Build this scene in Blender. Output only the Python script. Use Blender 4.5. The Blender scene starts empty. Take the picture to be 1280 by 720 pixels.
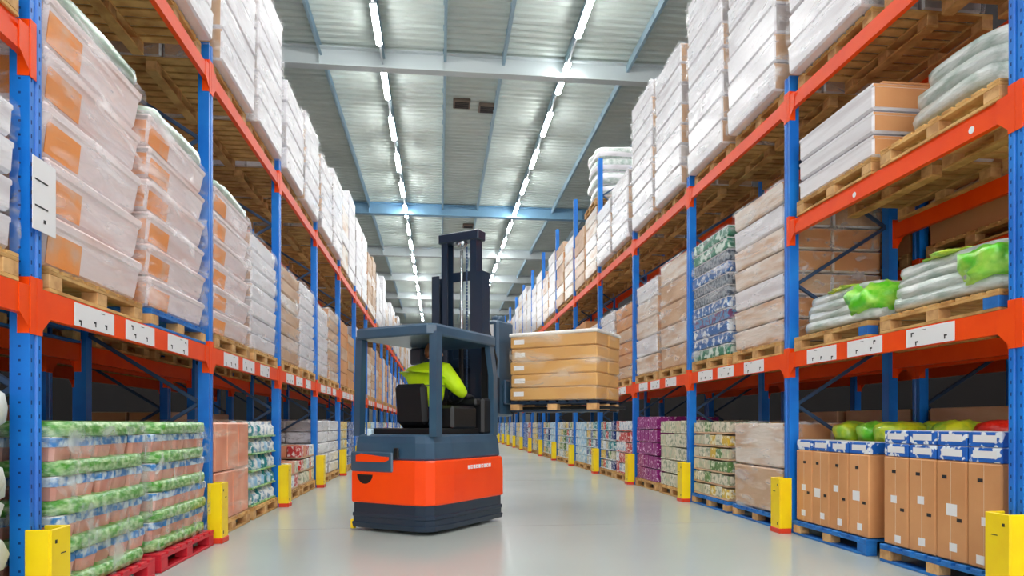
import bpy, math, random
from mathutils import Vector, Matrix, noise
R = math.radians
scene = bpy.context.scene
COL = scene.collection
rng = random.Random(7)

# ------------------------------------------------------------------ helpers
def lin(c):
    out = []
    for v in c[:3]:
        v = v / 255.0
        out.append(v / 12.92 if v <= 0.04045 else ((v + 0.055) / 1.055) ** 2.4)
    return (out[0], out[1], out[2], 1.0)

MATS = {}
def mat(name, color, rough=0.5, metal=0.0, spec=0.5, coat=0.0, color2=None, nscale=8.0, stretch=(1, 1, 1),
        lo=0.4, hi=0.65, bump=0.0, bscale=40.0, vary=0.0, detail=4.0):
    """principled material; colour optionally mixed with a second colour by noise in object space"""
    if name in MATS:
        return MATS[name]
    m = bpy.data.materials.new(name)
    m.use_nodes = True
    nt = m.node_tree
    b = nt.nodes['Principled BSDF']
    b.inputs['Roughness'].default_value = rough
    b.inputs['Metallic'].default_value = metal
    b.inputs['Specular IOR Level'].default_value = spec
    b.inputs['Coat Weight'].default_value = coat
    b.inputs['Coat Roughness'].default_value = 0.15
    b.inputs['Base Color'].default_value = lin(color)
    src = None
    tc = nt.nodes.new('ShaderNodeTexCoord')
    mp = nt.nodes.new('ShaderNodeMapping')
    mp.inputs['Scale'].default_value = stretch
    nt.links.new(tc.outputs['Object'], mp.inputs['Vector'])
    oi = nt.nodes.new('ShaderNodeObjectInfo')
    cmb = nt.nodes.new('ShaderNodeCombineXYZ')
    mul = nt.nodes.new('ShaderNodeMath'); mul.operation = 'MULTIPLY'; mul.inputs[1].default_value = 37.0
    nt.links.new(oi.outputs['Random'], mul.inputs[0])
    for i in range(3):
        nt.links.new(mul.outputs[0], cmb.inputs[i])
    nt.links.new(cmb.outputs[0], mp.inputs['Location'])
    if color2 is not None:
        n = nt.nodes.new('ShaderNodeTexNoise')
        n.inputs['Scale'].default_value = nscale
        n.inputs['Detail'].default_value = detail
        nt.links.new(mp.outputs[0], n.inputs['Vector'])
        r = nt.nodes.new('ShaderNodeValToRGB')
        r.color_ramp.elements[0].position = lo
        r.color_ramp.elements[1].position = hi
        r.color_ramp.elements[0].color = lin(color)
        r.color_ramp.elements[1].color = lin(color2)
        nt.links.new(n.outputs['Fac'], r.inputs['Fac'])
        src = r.outputs['Color']
    if vary > 0:
        h = nt.nodes.new('ShaderNodeHueSaturation')
        mr = nt.nodes.new('ShaderNodeMapRange')
        mr.inputs['To Min'].default_value = 1 - vary
        mr.inputs['To Max'].default_value = 1 + vary * 0.6
        nt.links.new(oi.outputs['Random'], mr.inputs['Value'])
        nt.links.new(mr.outputs[0], h.inputs['Value'])
        if src is None:
            h.inputs['Color'].default_value = lin(color)
        else:
            nt.links.new(src, h.inputs['Color'])
        src = h.outputs['Color']
    if src is not None:
        nt.links.new(src, b.inputs['Base Color'])
    if bump > 0:
        n2 = nt.nodes.new('ShaderNodeTexNoise')
        n2.inputs['Scale'].default_value = bscale
        n2.inputs['Detail'].default_value = 3
        nt.links.new(mp.outputs[0], n2.inputs['Vector'])
        bp = nt.nodes.new('ShaderNodeBump')
        bp.inputs['Strength'].default_value = bump
        bp.inputs['Distance'].default_value = 0.02
        nt.links.new(n2.outputs['Fac'], bp.inputs['Height'])
        nt.links.new(bp.outputs[0], b.inputs['Normal'])
    MATS[name] = m
    return m

def emis(name, color, strength):
    m = bpy.data.materials.new(name)
    m.use_nodes = True
    b = m.node_tree.nodes['Principled BSDF']
    b.inputs['Base Color'].default_value = lin(color)
    b.inputs['Emission Color'].default_value = lin(color)
    b.inputs['Emission Strength'].default_value = strength
    return m

def film_mat(name, tint, lo, hi, amount0, amount1, scale=5.0, stretch=(1, 1, 1)):
    """stretch film: clear with milky wrinkles"""
    m = bpy.data.materials.new(name)
    m.use_nodes = True
    nt = m.node_tree
    b = nt.nodes['Principled BSDF']
    b.inputs['Base Color'].default_value = lin(tint)
    b.inputs['Roughness'].default_value = 0.22
    b.inputs['Specular IOR Level'].default_value = 0.7
    out = nt.nodes['Material Output']
    tr = nt.nodes.new('ShaderNodeBsdfTransparent')
    mix = nt.nodes.new('ShaderNodeMixShader')
    tc = nt.nodes.new('ShaderNodeTexCoord')
    mp = nt.nodes.new('ShaderNodeMapping')
    mp.inputs['Scale'].default_value = stretch
    oi = nt.nodes.new('ShaderNodeObjectInfo')
    vm = nt.nodes.new('ShaderNodeVectorMath'); vm.operation = 'ADD'
    mul = nt.nodes.new('ShaderNodeMath'); mul.operation = 'MULTIPLY'; mul.inputs[1].default_value = 50
    nt.links.new(oi.outputs['Random'], mul.inputs[0])
    nt.links.new(tc.outputs['Object'], vm.inputs[0])
    nt.links.new(mul.outputs[0], vm.inputs[1])
    nt.links.new(vm.outputs[0], mp.inputs['Vector'])
    n = nt.nodes.new('ShaderNodeTexNoise')
    n.inputs['Scale'].default_value = scale
    n.inputs['Detail'].default_value = 6
    n.inputs['Distortion'].default_value = 0.6
    nt.links.new(mp.outputs[0], n.inputs['Vector'])
    mr = nt.nodes.new('ShaderNodeMapRange')
    mr.inputs['From Min'].default_value = lo
    mr.inputs['From Max'].default_value = hi
    mr.inputs['To Min'].default_value = amount0
    mr.inputs['To Max'].default_value = amount1
    nt.links.new(n.outputs['Fac'], mr.inputs['Value'])
    nt.links.new(mr.outputs[0], mix.inputs['Fac'])
    nt.links.new(tr.outputs[0], mix.inputs[1])
    nt.links.new(b.outputs[0], mix.inputs[2])
    nt.links.new(mix.outputs[0], out.inputs['Surface'])
    bp = nt.nodes.new('ShaderNodeBump')
    bp.inputs['Strength'].default_value = 0.35
    bp.inputs['Distance'].default_value = 0.02
    nt.links.new(n.outputs['Fac'], bp.inputs['Height'])
    nt.links.new(bp.outputs[0], b.inputs['Normal'])
    return m

class MB:
    """mesh collector; everything added becomes ONE mesh"""
    def __init__(self):
        self.v, self.f, self.m, self.s = [], [], [], []
        self.M = Matrix.Identity(4)
    def add(self, vs, fs, m=0, smooth=False):
        n = len(self.v)
        self.v.extend(tuple(self.M @ Vector(p)) for p in vs)
        for i, f in enumerate(fs):
            self.f.append(tuple(n + k for k in f))
            self.m.append(m[i] if isinstance(m, (list, tuple)) else m)
            self.s.append(smooth)
    def box(self, c, s, bev=0.0, m=0, rot=None, taper=0.0, mx=None):
        """c centre, s full sizes; mx = material of the +-Y faces"""
        hx, hy, hz = s[0] / 2, s[1] / 2, s[2] / 2
        old = self.M
        self.M = old @ Matrix.Translation(c)
        if rot is not None:
            self.M = self.M @ rot
        if mx is None:
            mx = m
        if bev <= 0:
            vs = [(x * (hx + taper * z), y * (hy + taper * z), z * hz) for x in (-1, 1) for y in (-1, 1) for z in (-1, 1)]
            fs = [(0, 1, 3, 2), (4, 6, 7, 5), (0, 4, 5, 1), (2, 3, 7, 6), (0, 2, 6, 4), (1, 5, 7, 3)]
            self.add(vs, fs, [m, m, mx, mx, m, m])
        else:
            b = min(bev, hx * .9, hy * .9, hz * .9)
            idx, vs = {}, []
            for x in (-1, 1):
                for y in (-1, 1):
                    for z in (-1, 1):
                        tx, ty = hx + taper * z, hy + taper * z
                        for a, p in enumerate(((x * tx, y * (ty - b), z * (hz - b)), (x * (tx - b), y * ty, z * (hz - b)), (x * (tx - b), y * (ty - b), z * hz))):
                            idx[(x, y, z, a)] = len(vs); vs.append(p)
            fs, ms = [], []
            for a in range(3):
                for sg in (-1, 1):
                    o = [i for i in range(3) if i != a]
                    q = []
                    for u, w in ((-1, -1), (1, -1), (1, 1), (-1, 1)):
                        k = [0, 0, 0]; k[a] = sg; k[o[0]] = u; k[o[1]] = w
                        q.append(idx[(k[0], k[1], k[2], a)])
                    fs.append(q); ms.append(mx if a == 1 else m)
            for a in range(3):
                o = [i for i in range(3) if i != a]
                for u in (-1, 1):
                    for w in (-1, 1):
                        q = []
                        for e, ax in ((-1, o[0]), (1, o[0]), (1, o[1]), (-1, o[1])):
                            k = [0, 0, 0]; k[a] = e; k[o[0]] = u; k[o[1]] = w
                            q.append(idx[(k[0], k[1], k[2], ax)])
                        fs.append(q); ms.append(m)
            for x in (-1, 1):
                for y in (-1, 1):
                    for z in (-1, 1):
                        fs.append([idx[(x, y, z, a)] for a in range(3)]); ms.append(m)
            out = []
            for f in fs:
                p = [Vector(vs[i]) for i in f]
                nrm = (p[1] - p[0]).cross(p[2] - p[0])
                c0 = sum(p, Vector()) / len(p)
                out.append(tuple(f) if nrm.dot(c0) > 0 else tuple(reversed(f)))
            self.add(vs, out, ms)
        self.M = old
    def prism(self, poly, a, b, axis='Z', m=0):
        """poly: 2-D points (counter-clockwise), extruded from a to b along an axis"""
        n = len(poly)
        def P(u, v, w):
            return (u, v, w) if axis == 'Z' else ((w, u, v) if axis == 'X' else (u, w, v))
        vs = [P(u, v, a) for u, v in poly] + [P(u, v, b) for u, v in poly]
        fs = [tuple(reversed(range(n))), tuple(range(n, 2 * n))] + [(i, (i + 1) % n, n + (i + 1) % n, n + i) for i in range(n)]
        if axis == 'Y':
            fs = [tuple(reversed(f)) for f in fs]
        self.add(vs, fs, m)
    def loft(self, rings, m=0, smooth=False, cap=True, ms=None):
        n = len(rings[0]); vs = [p for r in rings for p in r]; fs = []; mm = []
        for k in range(len(rings) - 1):
            for i in range(n):
                j = (i + 1) % n
                fs.append((k * n + i, k * n + j, (k + 1) * n + j, (k + 1) * n + i)); mm.append(ms[k] if ms else m)
        if cap:
            fs.append(tuple(reversed(range(n)))); mm.append(ms[0] if ms else m)
            fs.append(tuple((len(rings) - 1) * n + i for i in range(n))); mm.append(ms[-1] if ms else m)
        self.add(vs, fs, mm, smooth)
    def tube(self, pts, r, seg=8, m=0, smooth=True):
        pts = [Vector(p) for p in pts]
        rings = []
        for i, p in enumerate(pts):
            d = (pts[min(i + 1, len(pts) - 1)] - pts[max(i - 1, 0)]).normalized()
            up = Vector((0, 0, 1)) if abs(d.z) < .9 else Vector((1, 0, 0))
            a = d.cross(up).normalized(); b = d.cross(a)
            rr = r[i] if isinstance(r, (list, tuple)) else r
            rings.append([tuple(p + (a * math.cos(t) + b * math.sin(t)) * rr) for t in [2 * math.pi * k / seg for k in range(seg)]])
        rings = [list(reversed(q)) for q in rings]
        self.loft(rings, m, smooth)
    def blob(self, c, s, e=0.5, seed=0, amp=0.05, nu=22, nv=12, m=0, m2=None, fn=3.0):
        """pillow / sack: noisy superellipsoid"""
        def sp(x): return math.copysign(abs(x) ** e, x)
        rings = []
        for j in range(nv + 1):
            ph = -math.pi / 2 + math.pi * j / nv
            ring = []
            for i in range(nu):
                th = 2 * math.pi * i / nu
                p = Vector((sp(math.cos(th)) * sp(max(math.cos(ph), 1e-4)) * s[0] / 2, sp(math.sin(th)) * sp(max(math.cos(ph), 1e-4)) * s[1] / 2, sp(math.sin(ph)) * s[2] / 2))
                q = noise.noise(p * fn + Vector((seed * 7.3, seed * 1.7, seed))) + .5 * noise.noise(p * fn * 2.7 + Vector((seed, 3, 1)))
                p = p * (1 + amp * 2 * q)
                ring.append(tuple(p + Vector(c)))
            rings.append(ring)
        ms = None
        if m2 is not None:
            ms = [m2 if (k * 7 + seed) % 5 < 2 else m for k in range(nv)]
        self.loft(rings, m, True, True, ms)
    def mesh(self, name, mats):
        me = bpy.data.meshes.new(name)
        me.from_pydata(self.v, [], self.f)
        for m in mats:
            me.materials.append(m)
        me.polygons.foreach_set('material_index', self.m)
        me.polygons.foreach_set('use_smooth', self.s)
        me.update()
        return me

def put(name, me, parent=None, loc=(0, 0, 0), rot=(0, 0, 0)):
    o = bpy.data.objects.new(name, me)
    COL.objects.link(o)
    o.location = loc; o.rotation_euler = rot
    if parent is not None:
        o.parent = parent
    return o
def tag(o, label, cat, group=None):
    o['label'] = label; o['category'] = cat; o['kind'] = 'thing'
    if group: o['group'] = group
    return o
def thing(name, label, cat, loc=(0, 0, 0), rotz=0.0, group=None):
    return tag(put(name, None, None, loc, (0, 0, rotz)), label, cat, group)
def struct(name, me, loc=(0, 0, 0)):
    o = put(name, me, None, loc); o['kind'] = 'structure'; return o
CACHE = {}
def cached(key, fn):
    if key not in CACHE:
        CACHE[key] = fn()
    return CACHE[key]
ORD = ['first', 'second', 'third', 'fourth', 'fifth', 'sixth', 'seventh', 'eighth', 'ninth', 'tenth', 'eleventh', 'twelfth',
       'thirteenth', 'fourteenth', 'fifteenth', 'sixteenth', 'seventeenth', 'eighteenth', 'nineteenth', 'twentieth', 'twenty-first', 'twenty-second', 'twenty-third']

# ------------------------------------------------------------------ materials
M_blue = mat('rack_blue', (10, 112, 212), .33, spec=.5, color2=(24, 130, 226), nscale=3, vary=.05, bump=.03)
M_bluedark = mat('brace_blue', (52, 78, 112), .45, metal=.2)
M_slot = mat('slot_dark', (8, 52, 120), .8)
M_orange = mat('beam_orange', (252, 80, 0), .4, spec=.3, color2=(246, 72, 0), nscale=4, bump=.03)
M_yellow = mat('guard_yellow', (255, 222, 0), .4, color2=(250, 212, 6), nscale=5, bump=.05)
M_red = mat('shoe_red', (222, 58, 24), .5)
M_plate = mat('plate_white', (238, 238, 240), .4)
M_ink = mat('ink_black', (30, 30, 34), .6)
M_wood = mat('pallet_wood', (222, 176, 108), .75, color2=(184, 132, 70), nscale=5, stretch=(1, 1, 3), vary=.22, bump=.2)
M_woodend = mat('pallet_block', (222, 176, 118), .75, color2=(186, 136, 84), nscale=9, vary=.15, bump=.2)
M_pblue = mat('pallet_blue', (30, 120, 200), .6, color2=(18, 92, 170), nscale=6, bump=.1)
M_pred = mat('pallet_red', (216, 34, 52), .5, color2=(196, 26, 44), nscale=5)
M_white = mat('wrapped_white', (240, 238, 242), .32, color2=(216, 210, 214), nscale=3, stretch=(1, .3, 3), lo=.5, hi=.72, vary=.05, coat=.3, bump=.12, bscale=10)  # white glare and haze of the film put into the carton colour
M_pink = mat('wrapped_rose', (240, 226, 226), .3, color2=(228, 182, 166), nscale=2.0, stretch=(1, .5, 2.5), lo=.5, hi=.8, vary=.04, coat=.4, bump=.3, bscale=9)  # pale rose includes the film glare that whitens the aisle sides
M_oend = mat('box_orange', (244, 150, 50), .5, color2=(226, 176, 136), nscale=4, lo=.5, hi=.7, vary=.08, bump=.1)
M_grend = mat('box_grey', (172, 166, 168), .5, color2=(206, 196, 192), nscale=4, vary=.08, bump=.2)
M_brown = mat('cardboard', (222, 160, 106), .6, color2=(210, 146, 92), nscale=2, vary=.08, bump=.05)
M_brown2 = mat('cardboard_pale', (216, 180, 146), .55, color2=(198, 156, 120), nscale=2.5, stretch=(1, .6, 2), vary=.08, coat=.2, bump=.2, bscale=14)
M_brownfilm = mat('cardboard_filmed', (236, 222, 210), .35, color2=(206, 160, 116), nscale=2.6, stretch=(1, .5, 3), lo=.45, hi=.68, vary=.06, coat=.3, bump=.3, bscale=12)
M_salmon = mat('salmon_box', (232, 142, 104), .45, color2=(240, 170, 136), nscale=3, vary=.06, coat=.2, bump=.1)
M_tape = mat('tape', (228, 214, 190), .3)
M_green = mat('leaf_green', (78, 158, 52), .35, color2=(190, 224, 166), nscale=16, lo=.42, hi=.66, stretch=(1, 1, 2), coat=.3, bump=.5, bscale=30)
M_lime = mat('lime_plastic', (92, 206, 38), .35, color2=(180, 232, 90), nscale=7, coat=.3, bump=.4, bscale=18)
M_yg = mat('yellow_green_plastic', (214, 224, 40), .35, color2=(140, 200, 60), nscale=8, coat=.3, bump=.4, bscale=18)
M_silver = mat('clear_bag', (214, 220, 216), .25, color2=(160, 178, 168), nscale=6, stretch=(2, .6, 2), coat=.4, bump=.6, bscale=14)
M_redbag = mat('red_plastic', (222, 40, 26), .35, color2=(190, 24, 18), nscale=6, bump=.4, bscale=18)
M_bpack = mat('blue_pack', (66, 136, 206), .4, color2=(206, 224, 238), nscale=14, lo=.44, hi=.56)
M_blue2 = mat('display_blue', (20, 100, 196), .4, color2=(238, 244, 250), nscale=17, lo=.55, hi=.6, detail=1.5)
M_ppack = mat('pink_pot', (220, 150, 134), .5, color2=(232, 180, 166), nscale=5, vary=.06)
M_purple = mat('purple_pack', (146, 20, 120), .4, color2=(244, 206, 236), nscale=24, lo=.6, hi=.66, detail=1)
M_lblue = mat('pale_blue_pack', (150, 200, 232), .3, color2=(232, 244, 250), nscale=10, lo=.42, hi=.6)
M_beige = mat('beige_pack', (214, 202, 176), .45, color2=(184, 190, 160), nscale=14, lo=.45, hi=.6)
PACKS = [mat('pack_' + n, c, .4, color2=d, nscale=18, lo=.5, hi=.6, detail=2) for n, c, d in (
    ('cream', (226, 218, 196), (150, 160, 130)), ('teal', (40, 140, 150), (230, 240, 240)), ('navy', (30, 60, 130), (200, 210, 230)),
    ('gold', (222, 184, 60), (246, 236, 200)), ('moss', (96, 136, 76), (226, 230, 200)), ('crimson', (200, 50, 50), (244, 226, 220)), ('chalk', (236, 238, 238), (140, 170, 200)))]
M_film = film_mat('stretch_film', (246, 246, 250), .5, .72, .03, .5, 6, (1, .35, 1.6))
M_filmg = M_film
M_filmt = film_mat('stretch_film_milky', (250, 246, 250), .46, .72, .05, .52, 5, (1, .4, 1.8))
M_cover = mat('cover_film', (206, 226, 212), .25, color2=(150, 176, 156), nscale=5, stretch=(1, .5, 1), lo=.42, hi=.62, coat=.5, bump=.6, bscale=12)
M_filmload = film_mat('stretch_film_load', (250, 242, 224), .5, .72, .06, .45, 3, (.5, .5, 2))
M_steel = mat('painted_steel', (206, 214, 216), .45, metal=.1)
M_purlin = mat('purlin_steel', (150, 176, 190), .4, metal=.3)

# ------------------------------------------------------------------ camera frame and hall
EYE = 1.13; F = 850.0
YAW = math.atan(91 / F)
XL, XR = 2.17, 3.62
Y0, BAY = 1.09, 2.84
NB = 21
SIDES = {'L': (-1, XL, 'cab side rack'), 'R': (1, XR, 'load side rack')}
def fy(b): return Y0 + BAY * b
def X(side, t):
    s, x0, _ = SIDES[side]
    return s * (x0 + t)
L1, L2, L3 = 1.87, 3.24, 4.54
XW0, XW1, YEND = -7.4, 9.2, 64.0

cam = bpy.data.cameras.new('camera')
cam.sensor_width = 36; cam.lens = F / 1280 * 36
cam.shift_y = (530 - 360) / 1280
cam.clip_end = 200
co = bpy.data.objects.new('camera', cam); COL.objects.link(co)
co.location = (0, 0, EYE); co.rotation_euler = (R(90), 0, -YAW)
scene.camera = co

def floor_material():
    m = mat('concrete_floor', (172, 183, 179), .2, spec=.5, color2=(186, 195, 190), nscale=.35, lo=.3, hi=.75, detail=3)
    nt = m.node_tree; b = nt.nodes['Principled BSDF']
    n = nt.nodes.new('ShaderNodeTexNoise'); n.inputs['Scale'].default_value = .5; n.inputs['Detail'].default_value = 2
    tc = nt.nodes.new('ShaderNodeTexCoord'); nt.links.new(tc.outputs['Object'], n.inputs['Vector'])
    r = nt.nodes.new('ShaderNodeMapRange'); r.inputs['To Min'].default_value = .17; r.inputs['To Max'].default_value = .26
    nt.links.new(n.outputs['Fac'], r.inputs['Value']); nt.links.new(r.outputs[0], b.inputs['Roughness'])
    return m
mb = MB(); mb.box(((XW0 + XW1) / 2, (YEND - 14) / 2, -.1), (XW1 - XW0, YEND + 14, .2))
struct('floor', mb.mesh('floor', [floor_material()]))
mb = MB()
for y in (1.5, 7.5, 13.5, 19.5, 25.5, 31.5):
    mb.box(((XR - XL) / 2, y, .0006), (XR + XL - .5, .008, .0012))
struct('trim_1', mb.mesh('floor_joint', [mat('joint', (140, 142, 140), .8)]))

M_ceil = mat('roof_sheet', (204, 214, 208), .55, spec=.3, color2=(194, 204, 198), nscale=.6)
mb = MB()
zc = 10.5; p = .26; y = -2.0
prof = []
while y < YEND:
    prof += [(y, zc), (y + .12, zc), (y + .16, zc + .05), (y + .22, zc + .05)]
    y += p
vs = [(XW0, a, b) for a, b in prof] + [(XW1, a, b) for a, b in prof]
n = len(prof)
mb.add(vs, [(i, n + i, n + i + 1, i + 1) for i in range(n - 1)])
struct('ceiling', mb.mesh('ceiling', [M_ceil]))
M_wall = mat('wall_panel', (34, 30, 31), .8, color2=(44, 36, 36), nscale=.4)  # near-black colour holds the shade of the depth behind the racks
M_wallend = mat('wall_panel_end', (196, 202, 202), .6, color2=(184, 192, 192), nscale=.4)
for nm, x in (('wall_left', XW0 - .1), ('wall_right', XW1 + .1)):
    mb = MB(); mb.box((x, (YEND - 14) / 2, 5.3), (.2, YEND + 14, 10.6)); struct(nm, mb.mesh(nm, [M_wall]))
mb = MB(); mb.box(((XW0 + XW1) / 2, YEND + .1, 5.3), (XW1 - XW0, .2, 10.6)); struct('wall_back', mb.mesh('wall_back', [M_wallend]))
# portal beams of the roof and purlins between them
k = 2
for yb, nm in ((5.5, 0), (17.3, 0), (29.2, 1), (36.4, 0), (42.6, 0), (48.8, 0), (55.0, 0)):
    mb = MB()
    xc, w = (XW0 + XW1) / 2, XW1 - XW0
    mb.box((xc, yb, 10.02), (w, .26, .03)); mb.box((xc, yb, 10.46), (w, .26, .03)); mb.box((xc, yb, 10.24), (w, .02, .42))
    for xs in (-6, -2.95, .1, 3.2, 6.2):
        mb.box((xs, yb - .06, 10.24), (.014, .1, .41)); mb.box((xs, yb + .06, 10.24), (.014, .1, .41))
    m = M_steel if nm == 0 else mat('beam_pale_blue', (126, 170, 200), .45)
    struct('trim_%d' % k, mb.mesh('portal_beam', [m])); k += 1
for xp in (-6.0, -4.5, -2.95, -1.41, .12, 1.6, 3.2, 4.85, 6.4, 8.0):
    mb = MB()
    mb.box((xp, 30, 10.39), (.012, 62, .2)); mb.box((xp + .03, 30, 10.29), (.07, 62, .012)); mb.box((xp + .03, 30, 10.49), (.07, 62, .012))
    for yy in range(3, 30):
        mb.box((xp - .01, yy * 1.0, 10.4), (.03, .05, .12))
    struct('trim_%d' % k, mb.mesh('purlin', [M_purlin])); k += 1

# ------------------------------------------------------------------ strip lights
M_tube = emis('tube_glow', (252, 253, 252), 50.0)
M_house = mat('lamp_housing', (214, 222, 228), .4)
mh = MB(); mh.box((0, 0, .055), (.15, 1.60, .05), .01)
for yy in (-.6, .6): mh.box((0, yy, .13), (.012, .012, .12))
mh = mh.mesh('housing', [M_house])
mt = MB(); mt.prism([(-.07, 0.03), (-.06, 0.0), (-.03, -.02), (.03, -.02), (.06, 0), (.07, 0.03)], -.76, .76, 'Y'); mt = mt.mesh('diffuser', [M_tube])
mrail = MB(); mrail.box((0, 0, .07), (.04, 1.09, .03)); mrail = mrail.mesh('rail', [M_house])
for r, (xl, ys) in enumerate(((-1.41, 2.05), (3.2, 1.25))):
    rowname = 'over the cab side' if r == 0 else 'over the raised load side'
    for i in range(22):
        yy = ys + i * 2.7
        if yy > YEND - 2: break
        t = thing('strip_light', 'lit white strip light, %s along the row hanging %s' % (ORD[i], rowname), 'strip light', (xl, yy, 10.08), 0, 'strip lights in two rows under the roof')
        put('housing', mh, t); put('diffuser', mt, t); put('connecting_rail', mrail, t, (0, 1.35, 0))

# roof vents (brown blotches by the purlins)
mv = MB(); mv.box((0, 0, 0), (.5, .5, .1), .02, 0)
for i in range(5): mv.box((0, -.16 + i * .08, -.055), (.4, .03, .02), 0, 1)
mv = mv.mesh('roof_vent', [mat('vent_brown', (120, 104, 92), .7), M_ink])
for i, (x, y, lb) in enumerate(((.65, 19.8, 'small brown roof vent on the centre line beyond the white crossbeam'), (1.4, 20.0, 'small brown roof vent between centre line and the load side lights'), (1.35, 32.0, 'small brown roof vent above the mast top'))):
    tag(put('roof_vent', mv, None, (x, y, 10.44)), lb, 'roof vent', 'brown vents in the roof')

# ------------------------------------------------------------------ racking
def post_mesh(side, slots, H=7.2):
    sx = SIDES[side][0]
    mb = MB()
    poly = [(0, -.055), (0, -.018), (.012, -.012), (.012, .012), (0, .018), (0, .055), (.1, .055), (.1, -.055)]
    poly = [(sx * a, b) for a, b in poly]
    if sx > 0: poly = poly[::-1]
    if sx < 0: poly = poly[::1]
    # ensure ccw
    ar = sum(poly[i][0] * poly[(i + 1) % 8][1] - poly[(i + 1) % 8][0] * poly[i][1] for i in range(8))
    if ar < 0: poly = poly[::-1]
    mb.prism(poly, 0, H)
    if slots:
        z = .12
        while z < H - .1:
            for yy in (-.037, .037):
                mb.box((sx * .0002, yy, z), (.0012, .009, .022), 0, 1)
            mb.box((sx * .05, -.0549, z), (.012, .0008, .012), 0, 1)
            z += .075
    return mb.mesh('post', [M_blue, M_slot])
def brace_mesh(side, i):
    sx = SIDES[side][0]
    zf, zb = .07 + 1.26 * (i // 2) + (1.26 if i % 2 else 0), .70 + 1.26 * (i // 2)
    mb = MB()
    a = Vector((sx * .1, 0, zf)); b = Vector((sx * 1.1, 0, zb)); d = b - a
    rot = Matrix.Rotation(-math.atan2(d.z, d.x), 4, 'Y')
    mb.box((a + b) / 2, (d.length, .03, .035), .004, 0, rot)
    return mb.mesh('brace', [M_bluedark])
def foot_mesh():
    mb = MB(); mb.box((0, 0, .006), (.14, .15, .01), .002)
    return mb.mesh('foot_plate', [M_bluedark])
def rack_frame(side, b, toff=0.0, label='', braces=11, slots=False):
    H = 7.2 if (side == 'R' and (b <= 1 or b >= 5)) else 4.75
    if H < 7: braces = min(braces, 7)
    sx = SIDES[side][0]
    t = thing('rack_upright', label, 'rack upright', (X(side, toff), fy(b), 0), 0, 'blue uprights of the racks')
    pm = cached(('post', side, slots, H), lambda: post_mesh(side, slots, H))
    put('post', pm, t)
    pb = cached(('post', 'R' if side == 'L' else 'L', False, H), lambda: post_mesh('R' if side == 'L' else 'L', False, H))
    put('post', pb, t, (sx * 1.2, 0, 0))
    for i in range(braces):
        put('brace', cached(('brace', side, i), lambda: brace_mesh(side, i)), t)
    return t
def guard_meshes(side):
    sx = SIDES[side][0]
    mb = MB()
    mb.box((-sx * .119, 0, .31), (.012, .19, .52), .004)
    for s in (-1, 1):
        mb.box((-sx * .052, s * .089, .31), (.122, .012, .52), .004)
    mb.box((-sx * .1255, .02, .43), (.001, .05, .006), 0, 1); mb.box((-sx * .1255, -.05, .1), (.001, .02, .03), 0, 1)
    mb.box((-sx * .1255, -.05, .5), (.001, .02, .02), 0, 1)
    g = mb.mesh('guard_plate', [M_yellow, M_ink])
    mb = MB()
    mb.box((-sx * .121, 0, .025), (.02, .2, .05), .004)
    for s in (-1, 1): mb.box((-sx * .055, s * .091, .025), (.11, .018, .05), .004)
    return g, mb.mesh('base_shoe', [M_red])
GP = {s: guard_meshes(s) for s in 'LR'}

def beam_meshes(side, flip, plates):
    """front beam of a bay; local origin at the first frame centre, z=0 at beam top"""
    sx = SIDES[side][0] * (-1 if flip else 1)
    ln = BAY
    mb = MB()
    prof = [(0.002, -.155), (.046, -.155), (.046, 0), (.016, 0), (.016, -.052), (.002, -.060)] if not plates else [(0.002, -.155), (.046, -.155), (.046, 0), (.002, 0)]
    prof = [(sx * a, z) for a, z in prof]
    ar = sum(prof[i][0] * prof[(i + 1) % len(prof)][1] - prof[(i + 1) % len(prof)][0] * prof[i][1] for i in range(len(prof)))
    if ar < 0: prof = prof[::-1]
    mb.prism(prof, .06, ln - .06, 'Y')
    body = mb.mesh('beam_body', [M_orange])
    cs = []
    for e in (0, 1):
        mb = MB()
        yc = .029 if e == 0 else ln - .029
        mb.box((-sx * .004, yc, -.105), (.005, .056, .31), .0015)
        ye = .0575 if e == 0 else ln - .0575
        mb.box((sx * .03, ye, -.105), (.06, .004, .3), 0)
        # gusset sloping out to the beam
        s = 1 if e == 0 else -1
        g = [(ye, -.0), (ye + s * .09, -.004), (ye + s * .09, -.15), (ye, -.23)]
        if s < 0: g = g[::-1]
        mb.add([(-sx * .003, a, z) for a, z in g] + [(-sx * -.001, a, z) for a, z in g], [(0, 1, 2, 3), (7, 6, 5, 4), (0, 4, 5, 1), (1, 5, 6, 2), (2, 6, 7, 3), (3, 7, 4, 0)])
        cs.append(mb.mesh('end_connector', [M_orange]))
    return body, cs
def plate_mesh(side, ln, k):
    sx = SIDES[side][0]; r = random.Random(k)
    mb = MB(); mb.box((-sx * .0015, 0, -.079), (.003, ln, .138), .001)
    for i in range(3):
        yy = r.uniform(-.4, .4) * ln; zz = r.choice((-.045, -.1, -.115))
        mb.box((-sx * .0033, yy, zz), (.0012, .03, .012), 0, 1); mb.box((-sx * .0033, yy + .008, zz - .016), (.0012, .012, .02), 0, 1)
    mb.box((-sx * .0033, r.uniform(-.1, .1), -.03), (.0012, .05, .004), 0, 1)
    return mb.mesh('location_plate', [M_plate, M_ink])
LEVELN = {1: 'lower', 2: 'middle', 3: 'upper'}
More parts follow.
